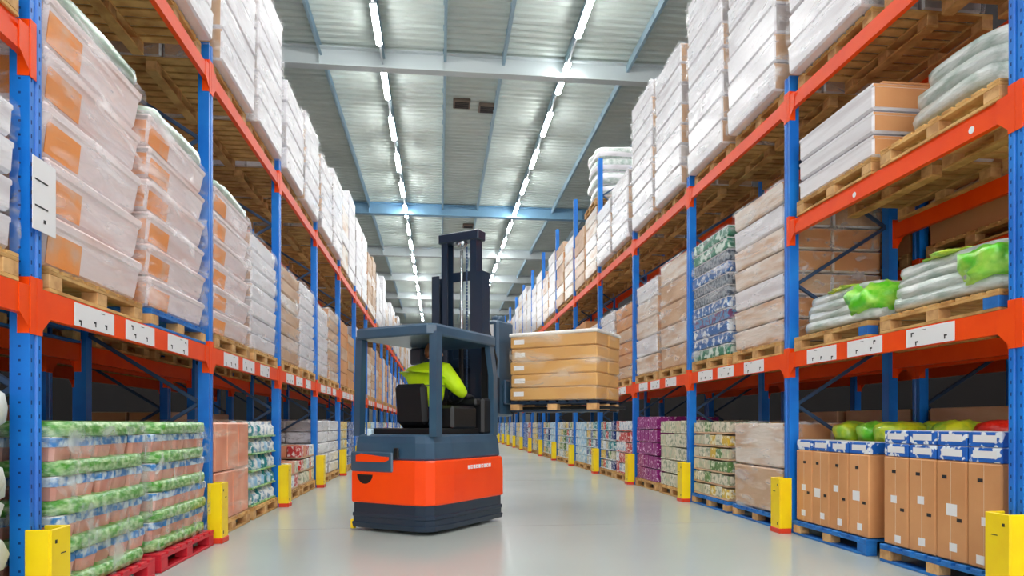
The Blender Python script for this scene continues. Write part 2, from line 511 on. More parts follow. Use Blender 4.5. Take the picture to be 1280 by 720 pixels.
def rack_beam(side, b, level, z, t=0.0, flip=False, plates=False, label=''):
    body, cs = cached(('beam', side, flip, plates), lambda: beam_meshes(side, flip, plates))
    o = thing('rack_beam', label, 'rack beam', (X(side, t), fy(b), z), 0, 'orange beams of the racks')
    put('beam_body', body, o)
    for c in cs: put('end_connector', c, o)
    if plates:
        for i, (c, ln) in enumerate(((.64, .50), (1.30, .48), (2.02, .44) if side == 'L' else (2.08, .5))):
            if side == 'R':
                c = BAY - c
            put('location_plate', cached(('plate', side, ln, i), lambda: plate_mesh(side, ln, i)), o, (0, c, 0))
    return o

for side in 'LR':
    where = SIDES[side][2]
    for b in range(NB + 1):
        near = b <= 1
        rack_frame(side, b, 0, 'blue steel upright, %s upright from the camera, %s' % (ORD[b], where), 11 if b < 8 else 0, near)
        t = thing('post_guard', 'yellow steel guard at the foot of the %s blue post, %s' % (ORD[b], where), 'post guard', (X(side, -.006), fy(b), 0), 0, 'yellow post guards')
        put('guard_plate', GP[side][0], t); put('base_shoe', GP[side][1], t)
    for b in range(NB):
        rack_beam(side, b, 1, L1, 0, False, True, 'lower orange beam with white location plates, %s bay, %s' % (ORD[b], where))
        rack_beam(side, b, 3, L3, 0, False, False, 'upper orange beam across the %s bay, %s' % (ORD[b], where))
        if b < 9:
            rack_beam(side, b, 1, L1, 1.2, True, False, 'rear lower orange beam of the %s bay, %s' % (ORD[b], where))
            rack_beam(side, b, 3, L3, 1.2, True, False, 'rear upper orange beam of the %s bay, %s' % (ORD[b], where))
    for b in ((0,) if side == 'L' else (0, 1)):
        o = rack_beam(side, b, 2, L2, 0, False, False, 'middle orange beam across the %s bay, %s' % (ORD[b], where))
        if side == 'R' and b == 1:
            for yl in (5.61, 4.29):
                mb = MB(); mb.prism([(.024 * math.cos(a), .024 * math.sin(a)) for a in [2 * math.pi * i / 14 for i in range(14)]], -.0025, .0008, 'X')
                put('round_sticker', mb.mesh('round_sticker', [M_plate]), o, (0, yl - fy(b), -.1))
        rack_beam(side, b, 2, L2, 1.2, True, False, 'rear middle orange beam of the %s bay, %s' % (ORD[b], where))
    # second row standing back to back with it
    for b in range(6):
        rack_frame(side, b, 1.45, 'blue upright of the row behind, %s from the camera, %s' % (ORD[b], where), 4)
    for b in range(5):
        for lv, z in ((1, L1), (2, L2 - .4), (3, L3)):
            rack_beam(side, b, lv, z, 1.45, False, False, '%s shadowed beam of the row behind, %s bay, %s' % (LEVELN[lv], ORD[b], where))
        rack_beam(side, b, 1, L1, 2.65, True, False, 'lower far beam of the row behind, %s bay, %s' % (ORD[b], where))

# sign plate on the post beside the wrapped stacks
t = thing('location_sign', 'white folded sign plate fixed on the second blue post beside the cab rack', 'sign', (X('L', -.028), fy(1) + .03, 2.17))
mb = MB(); mb.box((0, 0, .195), (.004, .22, .39), .001); put('panel', mb.mesh('panel', [M_plate]), t)
mb = MB()
for z in (.13, .27): mb.box((.003, -.03, z), (.002, .12, .008), 0, 0)
mb.box((.003, 0, .06), (.002, .02, .02)); put('printed_mark', mb.mesh('printed_mark', [M_ink]), t)

# ------------------------------------------------------------------ pallets
def pallet_meshes(mtop, mblock, W=1.2, D=1.2):
    """W along Y, D along X, origin at the bottom centre"""
    deck = MB(); n = 9; bw = .1; gap = (W - n * bw) / (n - 1)
    for i in range(n):
        deck.box((0, -W / 2 + bw / 2 + i * (bw + gap), .132), (D, bw, .021), .002)
    for x in (-1, 0, 1):
        deck.box((x * (D / 2 - .05), 0, .1105), (.1, W, .021), .002)
    blk = MB(); blk.box((0, 0, .061), (.1, .13, .077), .003)
    run = MB(); run.box((0, 0, .0115), (.1, W, .021), .002)
    one = MB()
    for src in (deck,):
        one.v += src.v; one.f += src.f; one.m += src.m; one.s += src.s
    for x in (-1, 0, 1):
        one.box((x * (D / 2 - .05), 0, .0115), (.1, W, .021))
        for y in (-1, 0, 1):
            one.box((x * (D / 2 - .05), y * (W / 2 - .065), .061), (.1, .13, .077), 0, 1)
    return deck.mesh('deck', [mtop]), blk.mesh('block', [mblock]), run.mesh('runner', [mtop]), one.mesh('pallet', [mtop, mblock])
def pallet(x, y, z, label, near=True, mt=M_wood, mbk=M_woodend, rotz=0.0, W=1.2, D=1.2, group='pallets under the loads', bluemid=False):
    dk, bl, rn, one = cached(('pal', mt.name, mbk.name, W, D), lambda: pallet_meshes(mt, mbk, W, D))
    if not near:
        return tag(put('pallet', one, None, (x, y, z), (0, 0, rotz)), label, 'pallet', group)
    t = thing('pallet', label, 'pallet', (x, y, z), rotz, group)
    put('deck', dk, t)
    for a in (-1, 0, 1):
        put('runner', rn, t, (a * (D / 2 - .05), 0, 0))
        for c in (-1, 0, 1):
            o = put('block', bl, t, (a * (D / 2 - .05), c * (W / 2 - .065), 0))
            if bluemid and c == -1:
                o2 = cached(('bluebl',), lambda: (lambda q: (q.box((0, 0, .061), (.1, .13, .077), .003), q.mesh('block', [M_pblue]))[1])(MB()))
                o.data = o2
    return t

# ------------------------------------------------------------------ loads
def film_mesh(w, d, h, layers, seed, m, bulge=.012, top=True):
    mb = MB(); nz = layers * 4; npx = 9
    ring0 = []
    hw, hd = w / 2 + .012, d / 2 + .012
    for i in range(npx): ring0.append((-hd + 2 * hd * i / npx, -hw))
    for i in range(npx): ring0.append((hd, -hw + 2 * hw * i / npx))
    for i in range(npx): ring0.append((hd - 2 * hd * i / npx, hw))
    for i in range(npx): ring0.append((-hd, hw - 2 * hw * i / npx))
    rings = []
    for k in range(nz + 1):
        z = h * k / nz
        f = abs(math.sin(math.pi * k / 4))
        r = []
        for (x, y) in ring0:
            c = min(abs(abs(x) - hd), abs(abs(y) - hw))
            n_ = noise.noise(Vector((x * 2.2 + seed, y * 2.2, z * 3)))
            o = bulge * f + .012 * (n_ + .6)
            ln = math.hypot(x, y)
            # corners pulled in
            corner = 1 if (abs(x) > hd * .98 and abs(y) > hw * .98) else 0
            o -= .012 * corner
            r.append((x + o * (x / ln), y + o * (y / ln), max(0.0, z + .006 * n_)))
        rings.append(r)
    if top:
        for s_, dz in ((.9, .012), (.55, .016), (.1, .014)):
            rings.append([(x * s_, y * s_, h + dz + .012 * noise.noise(Vector((x * 3, y * 3, seed)))) for x, y, z in rings[nz]])
    mb.loft(rings, 0, True, False)
    mb.add(rings[-1], [tuple(range(len(ring0)))], 0, True)
    return mb.mesh('stretch_film', [m])

def carton_mesh(w, d, h, ms, taper):
    """long carton: w along Y, d along X; side faces (pale ones hold film glare in the colour) and end faces, tape seam"""
    mb = MB()
    mb.box((0, 0, h / 2), (d, w, h - .018), .018 if taper < .01 else .022, 0, None, taper, 1)
    if taper > .01:
        # coloured corner panels of the lower half and a deep lip round the top
        for sg in (-1, 1):
            mb.box((sg * (d / 2 - taper * .28 + .001), -w * .5 + .20, h * .36), (.004, .36, h * .58), 0, 1, Matrix.Rotation(sg * math.atan2(2 * taper, h), 4, 'Y'))
        mb.box((0, 0, h * .83), (d + taper * 2 + .012, w + taper * 2 + .008, h * .26), .02, 0, None, .002, 3)
    else:
        mb.box((0, 0, h - .030), (d + .004, w + .004, .03), .004, 0, None, 0, 1)
    mb.box((0, 0, h - .0028), (.05, w * .96, .001), 0, 2)
    return mb.mesh('carton', ms)
def wrapped_load(side, y, t, z, layers, h, style, label, near, seed, w=1.2, d=1.14, film=True, group=None, name='wrapped_load'):
    """stack of long cartons two deep under stretch film"""
    lh = h / layers
    S = {'tub': ([M_pink, M_oend, M_tape, M_grend], [M_pink, M_oend, M_tape, M_pink], .016, M_filmg if seed % 2 else M_film),
         'white': ([M_white, M_brown2, M_tape], [M_white, M_grend, M_tape], .004, M_film),
         'whitefull': ([M_white, M_white, M_tape], [M_white, M_grend, M_tape], .003, M_film),
         'brownwhite': ([M_brownfilm, M_brown, M_tape], [M_white, M_brown2, M_tape], .003, M_film),
         'pale': ([M_brown2, M_brown2, M_tape], [M_brownfilm, M_brown, M_tape], .003, M_film),
         'brown': ([M_brown, M_brown, M_tape], [M_brown2, M_brown, M_tape], .002, M_film)}[style]
    x = X(side, t + d / 2 + .0)
    if near:
        o = thing(name, label, 'wrapped load', (x, y, z), 0, group or 'wrapped loads in the racks')
        ra = random.Random(seed)
        for k in range(layers):
            for c in (-1, 1):
                alt = (k + seed) % 3 == 2
                me = cached(('carton', w, d / 2, round(lh, 3), style, alt), lambda: carton_mesh(w - .02, d / 2 - .012, lh, S[1] if alt else S[0], S[2]))
                put('carton', me, o, (c * d / 4 + ra.uniform(-.007, .007), ra.uniform(-.008, .008), k * lh + .001), (0, 0, ra.uniform(-.006, .006)))
        if style == 'tub':
            mb = MB(); mb.blob((0, 0, .03), (d + .06, w + .05, .11), .3, seed, .03, 40, 10, fn=5)
            q = put('top_cover', mb.mesh('top_cover', [M_cover]), o, (0, 0, h)); q['label'] = 'crumpled pale green cover film'
        if film and style == 'tub':
            put('stretch_film', cached(('filmt', w, d, round(h, 2), layers), lambda: film_mesh(w + .03, d + .04, h, layers, seed, M_filmt, .014, False)), o)
        if film and style != 'tub':
            put('stretch_film', cached(('film', w, d, round(h, 2), layers, S[3].name, seed % 3), lambda: film_mesh(w, d, h + .002, layers, seed % 3, S[3])), o)
        return o
    def build():
        mb = MB(); ra = random.Random(seed % 4)
        for k in range(layers):
            for c in (-1, 1):
                mb.box((c * d / 4 + ra.uniform(-.012, .012), ra.uniform(-.02, .02), k * lh + lh / 2 + .001), (d / 2 - .012, w - .02, lh - .008), .012, 0 if (k + seed) % 3 < 2 else 2, None, S[2], 1 if (k + seed) % 3 < 2 else 3)
        return mb.mesh(name, [S[0][0], S[0][1], S[1][0], S[1][1]])
    o = put(name, cached(('far', w, d, round(h, 2), layers, style, seed % 4), build), None, (x, y, z))
    return tag(o, label, 'wrapped load', group or 'wrapped loads in the racks')

def pack_load(side, y, t, z, layers, h, mats, label, seed, w=1.16, d=1.1, n=5, parts=True, tray=None, group=None, name='tray_stack', round_=False):
    """trays of small packs; each tray one part"""
    x = X(side, t + d / 2); lh = h / layers
    o = thing(name, label, 'stacked goods', (x, y, z), 0, group or 'stacks of packed goods on the floor level')
    for k in range(layers):
        key = ('pack', w, d, round(lh, 3), tuple(m.name for m in mats), (seed + k) % 4, n, round_)
        def build():
            ra = random.Random(seed + k); mb = MB()
            mb.box((0, 0, .012), (d, w, .022), .004, len(mats))
            for i in range(n):
                for j in range(n):
                    if 0 < i < n - 1 and 0 < j < n - 1: continue
                    cx = -d / 2 + (i + .5) * d / n; cy = -w / 2 + (j + .5) * w / n
                    mi = ra.randrange(len(mats))
                    if round_:
                        rr = .46 * min(d, w) / n
                        mb.loft([[(cx + q * rr * math.cos(a * math.pi / 4), cy + q * rr * math.sin(a * math.pi / 4), zz) for a in range(8)] for zz, q in ((.024, .96), (.03, 1), (lh * .62, 1), (lh * .8, .5), (lh * .97, .42))], mi, True)
                    else:
                        hh = lh - .03 - ra.uniform(0, .02)
                        mb.box((cx + ra.uniform(-.006, .006), cy, .024 + hh / 2), (d / n - .008, w / n - .008, hh), .008, mi)
            return mb.mesh('tray', mats + [tray or M_brown2])
        put('tray', cached(key, build), o, (0, 0, k * lh + .001))
    return o

def yc(b, i): return fy(b) + (.735 if i == 0 else 2.095)
def lab(desc, side, b, i, lvl):
    pos = ('near', 'far')[i]
    return '%s, %s bay %s half, %s level, %s side' % (desc, ORD[b], pos, lvl, 'cab' if side == 'L' else 'load')

def shelf(side, b, i, L, t, layers, h, style, lvl, desc, film=None, w=1.2):
    near = b <= 4
    z = L + .001
    y = yc(b, i)
    pm = (M_pblue if (side == 'L' and b == 1 and i == 1 and L == L1) else M_wood)
    top_ = L == L3
    pallet(X(side, .6 if top_ else t + .6), y, z, lab('wooden pallet' if pm is M_wood else 'blue edged pallet', side, b, i, lvl), b <= 3, pm, M_woodend, D=1.12 if top_ else 1.2)
    wrapped_load(side, y, t + .02, z + .1455, layers, h, style, lab(desc, side, b, i, lvl), near, b * 7 + i * 3 + int(L), w=w, d=1.14, film=b <= 4 if film is None else film)

# ---- level on the lower beams (L1)
spec = {('L', 0, 0): (6, 1.0, 'whitefull', 'white filmed carton stack'), ('L', 0, 1): (4, .78, 'whitefull', 'low grey white filmed stack'),
        ('L', 1, 0): (5, 1.56, 'tub', 'tall rose carton stack with orange corners'), ('L', 1, 1): (6, 1.48, 'tub', 'rose carton stack with orange corners'),
        ('L', 2, 0): (6, 1.45, 'tub', 'pale filmed stack with orange corners'), ('L', 2, 1): (7, 1.38, 'white', 'white filmed carton stack'),
        ('L', 3, 0): (7, 1.36, 'pale', 'pale brown carton stack'), ('L', 3, 1): (7, 1.4, 'white', 'white filmed carton stack'),
        ('R', 2, 0): (7, 1.72, 'brownwhite', 'white and brown filmed carton stack'),
        ('R', 3, 0): (5, 1.7, 'pale', 'pale brown carton stack'), ('R', 3, 1): (5, 1.62, 'brownwhite', 'filmed brown carton stack'),
        ('R', 4, 0): (6, 1.45, 'brown', 'brown carton stack'), ('R', 4, 1): (7, 1.5, 'white', 'white filmed stack')}
for side in 'LR':
    for b in range(NB):
        for i in (0, 1):
            if (side, b, i) in spec:
                layers, h, st, d_ = spec[(side, b, i)]
                tt = 0.0
                shelf(side, b, i, L1, tt, layers, h, st, 'lower', d_)
            elif b >= 4:
                ra = random.Random(b * 31 + i * 7 + ord(side))
                st = ra.choice(['white', 'white', 'whitefull', 'brownwhite', 'pale', 'pale', 'brown'])
                d_ = {'white': 'white carton stack with brown ends', 'whitefull': 'white filmed stack', 'brownwhite': 'brown and white carton stack', 'pale': 'pale brown carton stack', 'brown': 'brown carton stack'}[st]
                shelf(side, b, i, L1, 0, ra.choice((5, 6, 7)), ra.choice((1.3, 1.45, 1.6, 1.7)), st, 'lower', d_)
# ---- top level (L3)
topspec = {('L', 0): (2.2, 2.2), ('L', 1): (2.3, 2.3), ('L', 2): (1.95, 1.8), ('L', 3): (1.25, 1.45), ('L', 4): (1.35, 1.6), ('L', 5): (1.7, 2.1), ('L', 6): (1.9, 1.9),
           ('R', 1): (2.35, 2.45), ('R', 2): (2.5, 2.45), ('R', 3): (2.1, 2.25), ('R', 4): (1.3, 1.2), ('R', 5): (1.5, 1.45), ('R', 6): (1.6, 1.8)}
for side in 'LR':
    for b in range(NB):
        if side == 'R' and b == 0: continue
        for i in (0, 1):
            ra = random.Random(b * 13 + i * 5 + ord(side))
            h = topspec.get((side, b), None)
            h = h[i] if h else ra.choice((1.5, 1.7, 1.9, 2.2))
            if b <= 4: st = 'whitefull' if (b + i) % 2 and side == 'L' else 'white'
            else: st = ra.choice(('white', 'whitefull', 'pale', 'white', 'brownwhite'))
            if side == 'L' and b == 7: st = 'pale'
            if side == 'R' and b in (5, 6): st = ('brownwhite', 'pale')[i]
            d_ = {'white': 'tall white carton stack with brown ends', 'whitefull': 'tall white filmed stack', 'brownwhite': 'brown and white carton stack', 'pale': 'pale brown carton stack'}[st]
            shelf(side, b, i, L3, -.09 if b <= 4 else -.03, max(4, round(h / .3)), h, st, 'top', d_)
# extra load on top of the sixth bay stack, load side
yb = yc(5, 0)
pallet(X('R', .57), yb, L3 + .001 + .1455 + 1.52, 'wooden pallet carried on a tall stack by the free standing blue post', False)
o = thing('bag_pile', 'white filmed lumpy bag pile topping the tall stack by the exposed blue post', 'bagged goods', (X('R', .57), yb, L3 + 1.52 + .294))
for k in range(4):
    mb = MB(); mb.blob((0, 0, .21), (1.1, 1.1, .36), .45, k + 3, .06, m=0, m2=1); put('bag', mb.mesh('bag', [M_silver, M_white]), o, (0, 0, k * .3))

# ---- left, first bay: load on the middle beams
shelf('L', 0, 0, L2, 0, 6, .9, 'tub', 'middle', 'rose white carton stack')
shelf('L', 0, 1, L2, 0, 6, .9, 'tub', 'middle', 'rose white carton stack')

# ---- right, second bay: flat bag loads on lower beams, cartons on the middle beams
def bag_load(name, y, z, label, seed):
    pallet(X('R', .6), y, z, 'light wooden pallet, one blue block, %s' % ('under the bags nearer the big post' if seed == 1 else 'under the bags nearer the carton stack'), True, M_wood, M_woodend, bluemid=True)
    o = thing(name, label, 'bagged goods', (X('R', .6), y, z + .155))
    zz = .0
    for k in range(4):
        mb = MB(); mb.blob((0, 0, .05), (1.12 - .03 * k, 1.22 - .04 * k, .125), .32, seed + k, .035, 30, 10, fn=4)
        put('bag', mb.mesh('bag', [M_silver]), o, (0, .01 * (k % 2), zz + .012)); zz += .082
    for k, (dx, dy, dz, sx, sy, sz) in enumerate(((-.36, -.40, .17, .5, .42, .30), (.1, .36, .32, .8, .46, .16), (-.1, .0, .345, .9, .5, .06))):
        mb = MB(); mb.blob((0, 0, 0), (sx, sy, sz), .75, seed + 9 + k, .16, 26, 14, fn=9)
        q = put('lime_bag', mb.mesh('lime_bag', [M_lime if k < 2 else M_yg]), o, (dx, dy, dz + .02)); q['label'] = 'crumpled lime green bag'
    return o
bag_load('bag_pile', yc(1, 0), L1 + .001, 'low load of clear and lime green bags, pallet nearer the big blue post', 1)
bag_load('bag_pile', yc(1, 1), L1 + .001, 'low load of clear and lime green bags beside the white brown carton stack', 5)
# middle level
yy = 5.98
pallet(X('R', .6), yy, L2 + .001, 'wooden pallet on the middle beams under the white and brown cartons')
o = thing('wrapped_load', 'white sided brown carton stack on the middle beams, load side', 'wrapped load', (X('R', .59), yy, L2 + .147))
for k in range(3):
    for c in (-1, 1):
        me = cached(('midc', k), lambda: carton_mesh(1.18, .56, .2 if k < 2 else .24, [M_white, M_brown, M_tape], .0))
        put('carton', me, o, (c * .285, .0, .20 * k + .001))
mb = MB(); mb.box((0, 0, .01), (1.0, 1.1, .02), .004); mb.box((.2, -.52, .035), (.5, .14, .03), .01, 0, Matrix.Rotation(R(12), 4, 'X'))
put('loose_lid', mb.mesh('loose_lid', [M_brown]), o, (.05, 0, .652))
pallet(X('R', .6), 4.66, L2 + .001, 'wooden pallet on the middle beams beside the big blue post')
o = thing('bag_pile', 'pale wrapped bag pile on the middle beams behind the big blue post', 'bagged goods', (X('R', .6), 4.66, L2 + .18))
for k in range(3):
    mb = MB(); mb.blob((0, 0, .09), (1.05 - .1 * k, 1.05 - .1 * k, .2), .5, k + 30, .05); put('bag', mb.mesh('bag', [M_silver]), o, (0, 0, k * .15 + .012))

# ---- right, third bay far: stack of magazines in blue green print
yy = yc(2, 1)
pallet(X('R', .6), yy, L1 + .001, lab('wooden pallet', 'R', 2, 1, 'lower'))
o = thing('printed_pack_stack', 'blue and green printed pack stack beside the white brown cartons, lower beam level', 'stacked goods', (X('R', .59), yy, L1 + .147))
cols = [mat('print_green', (40, 130, 100), .3, color2=(220, 236, 226), nscale=9, lo=.5, hi=.56), mat('print_blue', (32, 104, 176), .3, color2=(230, 238, 246), nscale=12, lo=.52, hi=.58),
        mat('print_grey', (150, 160, 170), .3, color2=(60, 76, 96), nscale=22, lo=.48, hi=.56), mat('print_multi', (120, 60, 110), .3, color2=(80, 150, 200), nscale=24, lo=.46, hi=.54)]
seq = [0, 1, 1, 3, 1, 2, 2, 1, 2, 0, 0]
for k in range(11):
    def f(k=k):
        mb = MB(); h = .148
        mb.box((0, 0, h / 2), (1.14, 1.16, h - .008), .01, 0); mb.box((0, 0, h - .016), (1.15, 1.17, .008), 0, 1)
        return mb.mesh('pack', [cols[seq[k]], M_white])
    put('pack', f(), o, (0, rng.uniform(-.006, .006), k * .15 + .001))
put('stretch_film', film_mesh(1.17, 1.15, 1.655, 11, 2, M_film), o)

# ------------------------------------------------------------------ floor level goods
# left, first bay: lumpy white sacks
pallet(X('L', .6), yc(0, 1), .001, 'wooden pallet under the white sacks at the picture edge', True, group=None)
o = thing('sack_stack', 'column of lumpy pale sacks beside the second blue post, cab side', 'sacks', (X('L', .56), yc(0, 1) - .02, .165))
for k in range(6):
    mb = MB(); mb.blob((0, 0, .11), (1.20, 1.20, .235), .38, k + 50, .04, 26, 12, m=0, fn=4)
    put('sack', mb.mesh('sack', [mat('sack_white', (222, 226, 222), .5, color2=(200, 206, 190), nscale=5, bump=.6, bscale=9)]), o, (.01 * (k % 2), 0, k * .185 + .012))

# left, second bay: trays of green leaves over blue and pink tubs
def tub_mesh():
    mb = MB()
    w, d = .225, .25
    def ring(z, s): return [(a * d / 2 * s, c * w / 2 * s, z) for a, c in ((-1, -.8), (-.8, -1), (.8, -1), (1, -.8), (1, .8), (.8, 1), (-.8, 1), (-1, .8))]
    mb.loft([ring(0, .86), ring(.075, .95), ring(.08, .99), ring(.125, 1.0), ring(.132, .97), ring(.137, .9)], 0, False, True, [0, 0, 1, 1, 2])
    return mb.mesh('tub', [M_ppack, M_bpack, M_plate])
TUB = tub_mesh()
def veg_load(y, pm, label, seed, plabel, layers=4):
    pallet(X('L', .52), y, .001, plabel, True, pm, pm)
    o = thing('produce_stack', label, 'stacked goods', (X('L', .54), y, .152))
    lh = .226
    ra = random.Random(seed)
    for k in range(layers):
        mb = MB(); mb.blob((0, 0, .045), (1.17, 1.2, .1), .22, seed * 3 + k, .022, 44, 10, fn=9)
        q = put('leaf_tray', mb.mesh('leaf_tray', [M_green]), o, (0, 0, k * lh)); q['label'] = 'filmed tray of green leaves'
        for j in range(5):
            for i in range(4):
                if i in (1, 2) and j in (1, 2, 3): continue
                cx = (i - 1.5) * .285 + ra.uniform(-.012, .012); cy = (j - 2) * .238 + ra.uniform(-.008, .008)
                put('tub', TUB, o, (cx, cy, k * lh + .088), (0, 0, ra.uniform(-.05, .05)))
    mb = MB(); mb.blob((0, 0, .045), (1.17, 1.2, .1), .22, seed * 5, .03, 44, 10, fn=9)
    q = put('leaf_tray', mb.mesh('leaf_tray', [M_green]), o, (0, 0, layers * lh)); q['label'] = 'filmed tray of green leaves'
    put('stretch_film', film_mesh(1.19, 1.17, layers * lh + .06, layers, seed, film_mat('film_thin', (230, 240, 236), .5, .7, .0, .45, 7), .0, False), o)
veg_load(yc(1, 0) + .02, M_pred, 'stack of green leaf trays over blue pink tubs, nearer the camera', 2, 'red pallet mostly hidden behind the first yellow guard')
veg_load(yc(1, 1) - .03, M_pred, 'stack of green leaf trays over blue pink tubs on the bright red pallet', 3, 'bright red pallet standing out beside the yellow guard')

# left, third bay
pallet(X('L', .6), yc(2, 0), .001, 'wooden pallet under the salmon cartons')
o = thing('wrapped_load', 'salmon orange carton stack behind the yellow guard, cab side', 'wrapped load', (X('L', .58), yc(2, 0), .147))
for k in range(2):
    for i in range(2):
        for j in range(3 if k else 2):
            nj = 3 if k else 2
            me = cached(('salm', nj), lambda: (lambda q: (q.box((0, 0, .25), (.565, 1.18 / nj - .01, .49), .014), q.box((0, 0, .497), (.55, .06, .001), 0, 1), q.mesh('carton', [M_salmon, M_tape]))[2])(MB()))
            put('carton', me, o, ((i - .5) * .575, (j - (nj - 1) / 2) * 1.18 / nj, k * .502 + .001))
put('stretch_film', film_mesh(1.2, 1.16, 1.01, 4, 1, M_filmload), o)
pallet(X('L', .6), yc(2, 1), .001, 'wooden pallet under the white bottles')
pack_load('L', yc(2, 1), .02, .147, 5, 1.02, [M_lblue, PACKS[6], PACKS[1], PACKS[6]], 'trays of white blue and green bottles, third bay, cab side', 2, round_=True, n=7, tray=M_green)
# left, fourth bay: low red and white goods with big brown box behind
for i in (0, 1):
    pallet(X('L', .6), yc(3, i), .001, 'wooden pallet under the %s red white goods' % ('low' if i == 0 else 'higher'))
    pack_load('L', yc(3, i), .02, .147, 2 + i, .42 + .22 * i, [PACKS[5], PACKS[0], M_salmon, PACKS[6]], '%s red and white boxed goods, %s half of the fourth bay' % (('low', 'higher')[i], ('near', 'far')[i]), 4 + i, n=5)

def far_floor(side, b, i, kind, near=False):
    y = yc(b, i)
    pallet(X(side, .6), y, .001, lab('dark edged pallet' if b < 6 else 'pallet', side, b, i, 'floor'), near)
    names = {'white': 'white filmed stack', 'cream': 'cream and green packs', 'purple': 'purple white dotted packs', 'beige': 'beige packs', 'lblue': 'pale blue packs', 'mixed': 'mixed coloured packs', 'blue': 'navy blue packs', 'red': 'red and white packs', 'gold': 'yellow packs'}
    l_ = lab(names[kind], side, b, i, 'floor')
    if kind == 'white':
        return wrapped_load(side, y, .02, .147, 5, 1.05, 'whitefull', l_, b <= 5, b + i, film=b <= 5)
    P = {'cream': [PACKS[0], PACKS[4], PACKS[0], PACKS[3], PACKS[6]], 'purple': [M_purple], 'beige': [M_beige, PACKS[0]], 'lblue': [M_lblue], 'mixed': PACKS, 'blue': [PACKS[2], M_blue2],
         'red': [PACKS[5], PACKS[6], PACKS[5]], 'gold': [PACKS[3], PACKS[0]]}[kind]
    return pack_load(side, y, .02, .147, 5, 1.05 if kind != 'purple' else 1.12, P, l_, b * 3 + i, n=5, tray=P[-1])
far_floor('L', 4, 0, 'white', True); far_floor('L', 4, 1, 'white', True)
far_floor('R', 3, 0, 'beige', True); far_floor('R', 3, 1, 'purple', True)
far_floor('R', 4, 0, 'red'); far_floor('R', 4, 1, 'mixed')
far_floor('R', 5, 0, 'mixed'); far_floor('R', 5, 1, 'lblue')
seqs = ['blue', 'mixed', 'gold', 'lblue', 'white', 'blue', 'cream', 'red', 'mixed', 'white', 'gold', 'blue']
for b in range(5, NB):
    for i in (0, 1):
        far_floor('L', b, i, seqs[(b * 2 + i) % 12])
        if b >= 6: far_floor('R', b, i, seqs[(b * 2 + i * 5 + 1) % 12])

# right, third bay floor
pallet(X('R', .6), yc(2, 0), .001, 'blue pallet under the rose brown cartons', True, M_pblue, M_woodend)
wrapped_load('R', yc(2, 0), .02, .147, 2, 1.0, 'pale', 'rose brown filmed cartons on a blue pallet beside the tall cartons', True, 4, group='rose')
pallet(X('R', .6), yc(2, 1), .001, 'blue pallet under the cream and green packs', True, M_pblue, M_woodend)
pack_load('R', yc(2, 1), .02, .147, 6, 1.02, [PACKS[0], PACKS[4], PACKS[0], M_beige, PACKS[3], PACKS[6]], 'tall cream and green pack stack on a blue pallet', 6, n=6)

